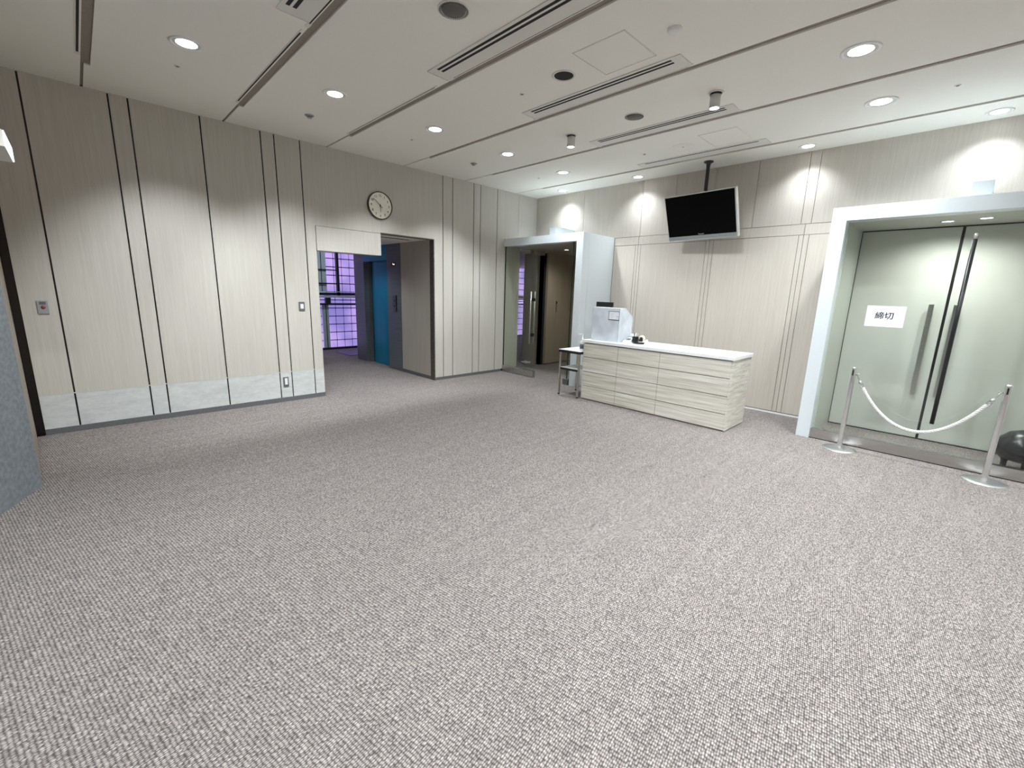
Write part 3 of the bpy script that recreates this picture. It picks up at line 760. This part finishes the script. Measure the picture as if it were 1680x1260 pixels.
# ---------------------------------------------------------------- wall clock 5:52
ck = thing('wall_clock', (3.322, YL, 2.722), 'round white wall clock on the veneer wall above the hall opening', 'clock')
cx, cz, R_ = 3.322, 2.722, 0.192
mb = MB(); mb.lathe([(0.0, 0.0), (R_, 0.0), (R_, 0.036), (R_-0.006, 0.042), (R_-0.012, 0.036), (R_-0.012, 0.022)], 64, (cx, YL-0.0005, cz), 'Y'); mb.build('rim', 'clock_rim', ck)
mb = MB(); mb.lathe([(0.0, 0.026), (R_-0.011, 0.026)], 64, (cx, YL, cz), 'Y'); mb.build('dial', 'clock_face', ck)
for k in range(1, 13):
    a = k*PI/6
    mb = MB(); mb.add(text_mesh(str(k), 0.042, 0.0004, 0.0008), 0, Matrix.Translation((cx+math.sin(a)*0.138, YL-0.0272, cz+math.cos(a)*0.138-0.002)) @ FACE_S); mb.build('numeral', 'ink', ck)
def hand(a, l, tail, w_, yy, name):
    mb = MB(); dx, dz = math.sin(a), math.cos(a)
    p = [(cx - dx*tail - dz*w_, YL-yy, cz - dz*tail + dx*w_), (cx + dx*l - dz*w_*0.5, YL-yy, cz + dz*l + dx*w_*0.5),
         (cx + dx*l + dz*w_*0.5, YL-yy, cz + dz*l - dx*w_*0.5), (cx - dx*tail + dz*w_, YL-yy, cz - dz*tail - dx*w_)]
    mb.prism(p, (0, 0.0012, 0)); mb.build(name, 'ink', ck)
hand(math.radians(176), 0.088, 0.02, 0.0048, 0.0295, 'hour_hand')
hand(math.radians(312), 0.130, 0.045, 0.0036, 0.0315, 'minute_hand')
mb = MB(); mb.lathe([(0.0, 0.033), (0.008, 0.033), (0.008, 0.027)], 20, (cx, YL, cz), 'Y'); mb.build('hub', 'ink', ck)

# ---------------------------------------------------------------- small wall plates
t = thing('alarm_button_plate', (-0.258, YL, 1.275), 'grey wall plate with a red button near the left end of the wall', 'switch plate')
mb = MB(); mb.box(-0.297, -0.220, YL-0.012, YL, 1.21, 1.338, 0.003); mb.build('plate', 'silver', t)
mb = MB(); mb.lathe([(0.0, 0.02), (0.014, 0.018), (0.017, 0.011)], 20, (-0.257, YL, 1.272), 'Y'); mb.build('button', plain('red_button', (0.25, 0.03, 0.03), 0.4), t)
mb = MB(); mb.box(-0.280, -0.236, YL-0.014, YL-0.012, 1.298, 1.325); mb.build('plate_window', 'base_grey', t)
t = thing('key_switch_plate', (2.138, YL, 1.275), 'grey switch plate with white key in the wall left of the hall opening', 'switch plate')
mb = MB(); mb.box(2.100, 2.175, YL-0.010, YL, 1.218, 1.335, 0.003); mb.build('plate', 'base_grey', t)
mb = MB(); mb.box(2.119, 2.158, YL-0.015, YL-0.009, 1.245, 1.308, 0.002); mb.build('switch_key', 'white', t)
t = thing('wall_outlet', (1.865, YL, 0.27), 'low wall outlet plate in the stone plinth between two channels', 'outlet')
mb = MB(); mb.box(1.833, 1.900, YL-0.010, YL, 0.205, 0.337, 0.003); mb.build('plate', 'base_grey', t)
mb = MB(); mb.box(1.851, 1.884, YL-0.016, YL-0.009, 0.235, 0.322, 0.002); mb.build('socket_cover', 'white', t)
# projecting lamp at the left edge
lf = thing('projecting_light', (-0.62, 4.3, 2.30), 'white wedge ended light box projecting from the stone wall top left', 'light')
mb = MB()
mb.prism([(-0.20, 4.10, 2.300), (-0.20, 4.62, 2.300), (-0.398, 4.62, 2.300), (-0.605, 4.10, 2.300)], (0, 0, 0.092))
mb.build('housing', 'trim_pale', lf)
mb = MB(); mb.prism([(-0.1995, 4.11, 2.302), (-0.1995, 4.11, 2.390), (-0.1995, 4.61, 2.390), (-0.1995, 4.61, 2.302)], (0.006, 0, 0))
mb.build('lit_end', emis('lit_end_panel', (0.95, 0.97, 1.0), 1.1), lf)

# ---------------------------------------------------------------- rope barrier
def stanchion(x, y, sgn, label):
    t = thing('stanchion', (x, y, 0), label, 'barrier post', 'steel posts of the rope barrier')
    mb = MB(); mb.lathe([(0.0, 0.012), (0.03, 0.012), (0.09, 0.009), (0.148, 0.005), (0.152, 0.0), (0.0, 0.0)], 56, (x, y, 0)); mb.build('base_disc', 'disc_steel', t)
    mb = MB(); mb.lathe([(0.0225, 0.010), (0.0225, 0.872)], 32, (x, y, 0)); p = mb.build('post', 'chrome', t)
    mb = MB(); mb.lathe([(0.0, 0.893), (0.012, 0.892), (0.0225, 0.884), (0.0235, 0.872), (0.0225, 0.868)], 32, (x, y, 0)); mb.build('cap', 'chrome', t)
    mb = MB(); mb.box(x-0.026, x-0.018, y-0.006, y+0.006, 0.805, 0.862); mb.build('hook_slot', 'black', p)
    mb = MB(); mb.tube([(x, y-sgn*0.02, 0.815), (x, y-sgn*0.045, 0.815), (x, y-sgn*0.05, 0.825)], 0.006, 10); mb.build('hook', 'chrome', p)
    return t
stanchion(5.65, 0.711, 1, 'left steel rope post, beside the white door surround')
stanchion(5.635, -0.362, -1, 'right steel rope post, near the right photo edge')
A = Vector((5.65, 0.672, 0.800)); B = Vector((5.635, -0.323, 0.800)); LOW = 0.335
def rope_pt(s_):
    k = 1.0; v = (math.cosh(k*(2*s_-1)) - 1) / (math.cosh(k) - 1)
    p = A.lerp(B, s_); p.z = LOW + (0.80-LOW)*v; return p
rp = thing('barrier_rope', (5.64, 0.17, LOW), 'white twisted rope hanging between the two steel posts', 'rope')
mb = MB(); N = 520; S0, S1 = 0.045, 0.955
cen = [rope_pt(S0+(S1-S0)*i/N) for i in range(N+1)]
tot = sum((cen[i+1]-cen[i]).length for i in range(N)); 
for k in range(3):
    pts = []; dist = 0
    for i, p in enumerate(cen):
        tt = (cen[min(i+1, N)]-cen[max(i-1, 0)]).normalized()
        u = tt.cross(Vector((1, 0, 0))).normalized(); v = tt.cross(u)
        a = 2*PI*dist/0.062 + k*2*PI/3
        pts.append(p + 0.0088*(math.cos(a)*u + math.sin(a)*v))
        if i < N: dist += (cen[i+1]-cen[i]).length
    mb.tube(pts, 0.0080, 8)
mb.build('rope_strands', 'rope', rp)
for s0, s1 in ((0.0, S0+0.012), (S1-0.012, 1.0)):
    a, b = rope_pt(s0), rope_pt(s1)
    mb = MB()
    if s0 == 0.0: q0, q1 = a.lerp(b, 0.45), b
    else: q0, q1 = b.lerp(a, 0.45), a
    mb.tube([q0, q0.lerp(q1, 0.1), q1], [0.010, 0.0165, 0.0165], 16)
    f_ = tag(mb.build('rope_ferrule', 'chrome', rp), 'steel end cap of the rope')
    e_ = a if s0 == 0.0 else b; dd = (q0-e_)
    mb = MB(); mb.tube([q0, e_+dd*0.3, e_+Vector((0, 0, 0.012)), e_+Vector((0, dd.y*-0.35, 0.004))], 0.0055, 10); mb.build('snap_hook', 'chrome', f_)

# black object behind the glass at the right edge
bk = thing('rounded_black_case', (6.26, -0.56, 0), 'black rounded object on two short legs behind the glass at right', 'case')
mb = MB(); mb.lathe([(0.0, 0.44), (0.05, 0.438), (0.12, 0.41), (0.18, 0.34), (0.205, 0.27), (0.19, 0.20), (0.15, 0.155), (0.08, 0.135), (0.0, 0.13)], 40, (0, 0, 0))
mb.xf(Matrix.Translation((6.24, -0.60, -0.035)) @ Matrix.Diagonal((0.9, 1.0, 1, 1))); mb.build('case_body', plain('black_gloss', (0.006, 0.008, 0.01), 0.25), bk)
for y in (-0.49, -0.625):
    mb = MB(); mb.lathe([(0.030, 0.0), (0.022, 0.03), (0.022, 0.08), (0.045, 0.16)], 20, (6.20, y, 0.01)); mb.build('leg', 'black', bk)
mb = MB(); mb.lathe([(0.0, 0.018), (0.15, 0.016), (0.16, 0.0), (0.0, 0.0)], 40, (0, 0, 0)); mb.xf(Matrix.Translation((6.22, -0.55, 0)) @ Matrix.Diagonal((0.8, 0.95, 1, 1))); mb.build('flat_base', 'black', bk)

# ---------------------------------------------------------------- ceiling fittings
def downlight(x, y, label, group, p, half, blend, r=0.112, col=LCOL, aim=None):
    t = thing('downlight', (x, y, ZC), label, 'ceiling light', group)
    mb = MB(); mb.lathe([(r, 0.0), (r, -0.005), (r-0.006, -0.009), (r*0.86, -0.008), (r*0.80, -0.002)], 48, (x, y, ZC)); mb.build('trim_ring', 'white', t)
    mb = MB(); mb.lathe([(r*0.82, -0.0025), (r*0.72, -0.0025), (r*0.66, -0.004), (r*0.62, -0.0025)], 48, (x, y, ZC)); mb.build('reflector', 'trim_pale', t)
    mb = MB(); mb.lathe([(0.0, -0.004), (r*0.63, -0.0028)], 48, (x, y, ZC)); mb.build('lens', 'lens', t)
    spot('lamp_beam', (x, y, ZC-0.012), p, half, blend, t, 0.05, col, aim)
    return t
LG = 'row of downlights parallel to the left wall'
row = [(0.84, 4.54, 'downlight nearest the left edge in the row along the left wall'),
       (2.00, 4.56, 'second downlight from the left in the row along the left wall'),
       (3.18, 4.61, 'third downlight from the left in the row along the left wall'),
       (4.36, 4.64, 'fourth downlight from the left in the row along the left wall'),
       (5.54, 4.65, 'downlight in the left wall row closest to the corner surround')]
for x, y, lb in row: 
    if x > 5: downlight(x, y, lb, LG, P_DOWN*0.9, 60, 0.5)
    else: downlight(x, y, lb, LG, P_DOWN*1.4, 35, 0.8, aim=(0, 0.66, -1))
downlight(0.86, 3.52, 'downlight cut by the top edge of the photo at left', 'single downlight at the top edge', P_DOWN, 66, 0.5)
downlight(4.33, 0.86, 'large bright downlight at upper right, farther from the right wall', 'downlight pair at upper right', P_DOWN, 66, 0.5, 0.125)
downlight(5.50, 0.87, 'downlight at upper right between two ceiling strips, nearer the right wall', 'downlight pair at upper right', P_DOWN, 66, 0.5, 0.125)
for x, y, lb in ((3.18, 0.86, 'in front of the camera'), (2.0, 0.86, 'just ahead of the camera'), (0.84, 0.86, 'right above the camera'), (0.84, -1.6, 'behind the camera to its right'),
              (2.0, -1.6, 'two strips from the right hand rear'), (4.33, -1.6, 'beyond the right photo edge'), (2.0, -3.2, 'near the rear wall'), (5.5, -3.0, 'near the rear right corner'), (-0.32, 2.6, 'left of the camera before the stone wall')):
    downlight(x, y, 'downlight in the ceiling outside the photo, '+lb, 'downlights out of view', P_DOWN, 66, 0.5)
for x, y, lb in ((6.47, 5.42, 'downlight close to the corner where both walls meet'),
                 (6.47, 3.91, 'downlight near the right wall, left of the television'),
                 (6.47, 1.65, 'downlight near the right wall, right of the television'),
                 (6.47, 0.10, 'downlight near the right wall above the sage doors')):
    downlight(x, y, lb, 'downlights close to the right wall', P_WASH, 61, 1.0, 0.10, (0.84, 0.93, 1.0))
downlight(6.47, -1.5, 'downlight near the right wall beyond the right photo edge', 'downlights out of view', P_WASH, 61, 1.0, 0.10, (0.84, 0.93, 1.0))
# cylinder spotlights
for x, y, lb in ((4.345, 3.55, 'cylinder ceiling spotlight nearer the left wall, over the counter end'), (4.335, 1.90, 'brightly lit cylinder ceiling spotlight nearer the camera')):
    t = thing('cylinder_spotlight', (x, y, ZC), lb, 'spotlight', 'cylinder spotlights')
    mb = MB(); mb.lathe([(0.0, 0), (0.066, 0.0), (0.064, -0.006), (0.052, -0.008)], 36, (x, y, ZC)); mb.build('ceiling_plate', 'trim_pale', t)
    mb = MB(); mb.lathe([(0.046, -0.003), (0.046, -0.020)], 36, (x, y, ZC)); mb.build('swivel_gap', 'black', t)
    mb = MB(); mb.lathe([(0.0, -0.012), (0.044, -0.012), (0.045, -0.125), (0.040, -0.128), (0.038, -0.12)], 36, (x, y, ZC)); mb.build('cylinder_body', plain('grey_white_enamel', (0.62, 0.62, 0.59), 0.45), t)
    mb = MB(); mb.lathe([(0.0, -0.130), (0.039, -0.127)], 36, (x, y, ZC)); mb.build('lens', 'lens', t)
    spot('spot_beam', (x, y, ZC-0.145), P_SPOT, 50, 0.9, t, 0.045, LCOL, (0.75, 0.0, -1))

def box_on_ceiling(mb, x0, x1, y0, y1, d0=0.0, d1=0.003, bev=0): mb.box(x0, x1, y0, y1, ZC-d1, ZC-d0, bev)
def diffuser(g, y0, y1, label, n=2):
    t = thing('slot_diffuser', (g-0.12, (y0+y1)/2, ZC), label, 'air diffuser', 'wide slot air diffusers')
    x0, x1 = g-0.235, g-0.022
    mb = MB()
    a = 0.012
    sl = [(x0+0.026, x0+0.052), (x0+0.070, x0+0.096)][:n]
    mb.box(x0, x1, y0-0.09, y0, ZC-0.005, ZC); mb.box(x0, x1, y1, y1+0.09, ZC-0.005, ZC)
    xs_ = [x0] + [v for s_ in sl for v in s_] + [x1]
    for i in range(0, len(xs_), 2): mb.box(xs_[i], xs_[i+1], y0, y1, ZC-0.005, ZC)
    mb.build('frame', 'trim_pale', t)
    for s_ in sl:
        mb = MB(); mb.box(s_[0], s_[1], y0, y1, ZC-0.0047, ZC); mb.build('slot', 'recess_dark', t)
    mb = MB(); mb.box(x0-0.004, x0, y0-0.09, y1+0.09, ZC-0.006, ZC); mb.box(x0, x1, y1+0.09, y1+0.094, ZC-0.008, ZC); mb.build('frame_lip', 'trim_pale', t)
    return t
diffuser(1.415, 1.95, 3.44, 'slot diffuser cut by the top photo edge, left of the grey round vent')
diffuser(2.585, 1.93, 3.42, 'long double slot air diffuser at top centre of the ceiling')
diffuser(3.735, 1.93, 3.43, 'double slot air diffuser beside the larger square access panel')
diffuser(4.90, 1.96, 3.43, 'double slot air diffuser between the two cylinder spotlights')
diffuser(6.10, 2.02, 3.48, 'single slot air diffuser above the television', 1)
def thin_slot(x, y0, y1, label, w_=0.012, pale=True):
    t = thing('ceiling_slot', (x, (y0+y1)/2, ZC), label, 'air slot', 'narrow ceiling air slots')
    mb = MB(); mb.box(x-w_/2, x+w_/2, y0, y1, ZC-0.0036, ZC); mb.build('slot', 'recess_dark', t)
    mb = MB(); mb.box(x-w_/2-0.006, x-w_/2, y0-0.05, y1+0.05, ZC-0.004, ZC); mb.box(x-w_/2, x+0.018, y1, y1+0.06, ZC-0.004, ZC); mb.build('slot_trim', 'trim_pale', t)
thin_slot(0.238, 3.3, 5.36, 'black air slot at the far left of the ceiling', 0.016)
thin_slot(1.395, 3.72, 5.46, 'black air slot between the two leftmost wall row downlights', 0.013)
thin_slot(1.398, 1.7, 3.55, 'black air slot at the top edge, continuing toward the camera', 0.013)
thin_slot(2.562, 3.72, 5.50, 'thin dark air slot between the second and third wall row downlights', 0.008)
thin_slot(2.567, 1.9, 3.44, 'thin dark line alongside the top centre slot diffuser', 0.008)
thin_slot(3.716, 1.88, 3.5, 'thin dark line alongside the diffuser by the access panel', 0.007)
thin_slot(4.882, 1.9, 3.5, 'thin dark line alongside the diffuser between the spotlights', 0.007)

def round_grille(x, y, r, label, dark):
    t = thing('round_ceiling_vent', (x, y, ZC), label, 'vent', 'round ceiling vents')
    mb = MB(); mb.lathe([(r, 0.0), (r, -0.004), (r*0.94, -0.008), (r*0.84, -0.006), (r*0.80, 0.0)], 48, (x, y, ZC)); mb.build('trim_ring', 'trim_pale', t)
    if dark:
        mb = MB(); mb.lathe([(0.0, -0.002), (r*0.81, -0.002)], 48, (x, y, ZC)); mb.build('opening', 'recess_dark', t)
    else:
        mb = MB(); mb.lathe([(0.0, -0.014), (r*0.70, -0.012), (r*0.76, -0.004), (r*0.78, -0.001)], 48, (x, y, ZC)); mb.build('grille', 'vent_grey', t)
        mb = MB()
        for k in range(48):
            a = 2*PI*k/48
            mb.tube([(x+math.cos(a)*r*0.80, y+math.sin(a)*r*0.80, ZC-0.0075), (x+math.cos(a)*r*0.93, y+math.sin(a)*r*0.93, ZC-0.0085)], 0.0016, 4)
        mb.build('perforated_band', 'recess_dark', t)
round_grille(2.00, 2.68, 0.105, 'large grey round ceiling grille at the top edge', False)
round_grille(3.175, 2.71, 0.100, 'round ceiling vent with black opening', True)
round_grille(4.33, 2.72, 0.100, 'grey round ceiling grille between the cylinder spotlights', False)
t = thing('flat_ceiling_disc', (5.54, 2.76, ZC), 'flat white round cover in the ceiling near the television', 'ceiling cover')
mb = MB(); mb.lathe([(0.0, -0.008), (0.115, -0.007), (0.125, 0.0)], 48, (5.54, 2.76, ZC)); mb.build('disc', 'ceiling', t)
mb = MB(); mb.lathe([(0.0, -0.011), (0.010, -0.010), (0.012, -0.006)], 16, (5.54, 2.76, ZC)); mb.build('centre_screw', 'silver', t)
t = thing('smoke_detector', (3.17, 1.725, ZC), 'small white round detector on the ceiling beside the access panel', 'detector')
mb = MB(); mb.lathe([(0.0, -0.026), (0.038, -0.025), (0.048, -0.014), (0.050, 0.0)], 40, (3.17, 1.725, ZC)); mb.build('detector_dome', 'white', t)
def access(x0, x1, y0, y1, label):
    t = thing('access_panel', ((x0+x1)/2, (y0+y1)/2, ZC), label, 'access panel', 'square ceiling access panels')
    f = 0.008
    mb = MB(); mb.box(x0+f, x1-f, y0+f, y1-f, ZC-0.003, ZC); mb.build('panel', 'ceiling', t)
    mb = MB(); e = 0.004
    mb.box(x0, x0+e, y0, y1, ZC-0.004, ZC); mb.box(x1-e, x1, y0, y1, ZC-0.004, ZC); mb.box(x0, x1, y0, y0+e, ZC-0.004, ZC); mb.box(x0, x1, y1-e, y1, ZC-0.004, ZC)
    mb.build('panel_frame', 'ceiling', t)
    mb = MB()
    e2 = f
    mb.box(x0+e, x0+e2, y0, y1, ZC-0.001, ZC); mb.box(x1-e2, x1-e, y0, y1, ZC-0.001, ZC); mb.box(x0, x1, y0+e, y0+e2, ZC-0.001, ZC); mb.box(x0, x1, y1-e2, y1-e, ZC-0.001, ZC)
    mb.build('shadow_joint', 'recess', t)
access(2.945, 3.40, 1.98, 2.44, 'larger looking square access panel at top centre of the ceiling')
access(5.29, 5.79, 2.045, 2.475, 'faint square access panel in the ceiling near the television')
for x, y, lb in ((2.03, 5.30, 'small dark ceiling sprinkler in front of the wall, left of the clock'), (4.34, 5.33, 'small dark ceiling sprinkler right of the clock near the wall')):
    t = thing('ceiling_sprinkler', (x, y, ZC), lb, 'sprinkler', 'ceiling sprinklers')
    mb = MB(); mb.lathe([(0.048, 0.0), (0.046, -0.008), (0.030, -0.012), (0.026, -0.006)], 28, (x, y, ZC)); mb.build('escutcheon', 'silver', t)
    mb = MB(); mb.lathe([(0.0, -0.034), (0.022, -0.032), (0.024, -0.026), (0.010, -0.022), (0.010, -0.005)], 24, (x, y, ZC)); mb.build('sprinkler_head', 'steel', t)
for x, y, lb in ((0.85, 5.04, 'tiny dark ceiling sensor near the leftmost wall row downlight'), (3.19, 5.13, 'tiny dark ceiling sensor near the third wall row downlight'),
              (3.19, 3.22, 'tiny ceiling sensor left of the black round vent'), (5.52, 3.27, 'tiny ceiling sensor left of the flat white disc'),
              (5.51, 0.37, 'tiny ceiling sensor right of the upper right downlights'), (5.55, 5.16, 'tiny ceiling sensor near the corner end of the ceiling')):
    t = thing('ceiling_sensor', (x, y, ZC), lb, 'sensor', 'tiny ceiling sensors')
    mb = MB(); mb.lathe([(0.024, 0.0), (0.022, -0.004), (0.014, -0.005)], 20, (x, y, ZC)); mb.build('sensor_ring', 'trim_pale', t)
    mb = MB(); mb.lathe([(0.0, -0.008), (0.010, -0.007), (0.014, -0.001)], 20, (x, y, ZC)); mb.build('sensor_eye', 'base_grey', t)

# light of the elevator hall: unseen lamps, the second aimed to brighten the mullions
for x, y, p in ((3.3, 8.1, 26), (3.3, 9.9, 22)):
    t = thing('hall_unseen_lamp', (x, y, 2.35), 'downlight in the elevator hall ceiling '+('nearer the elevator' if y < 9 else 'nearer the purple window, an unseen lamp aimed to brighten its mullions'), 'ceiling light', 'hall downlights')
    mb = MB(); mb.lathe([(0.06, 0), (0.06, -0.004), (0.05, -0.005)], 28, (x, y, 2.35)); mb.build('trim_ring', 'trim_pale', t)
    mb = MB(); mb.lathe([(0, -0.003), (0.05, -0.003)], 28, (x, y, 2.35)); mb.build('lens', 'lens_soft', t)
    spot('lamp_beam', (x, y, 2.33), p, 70, 0.5, t, 0.04, (0.85, 0.93, 1.0), None if y < 9 else (0.5, 0.9, -0.6))
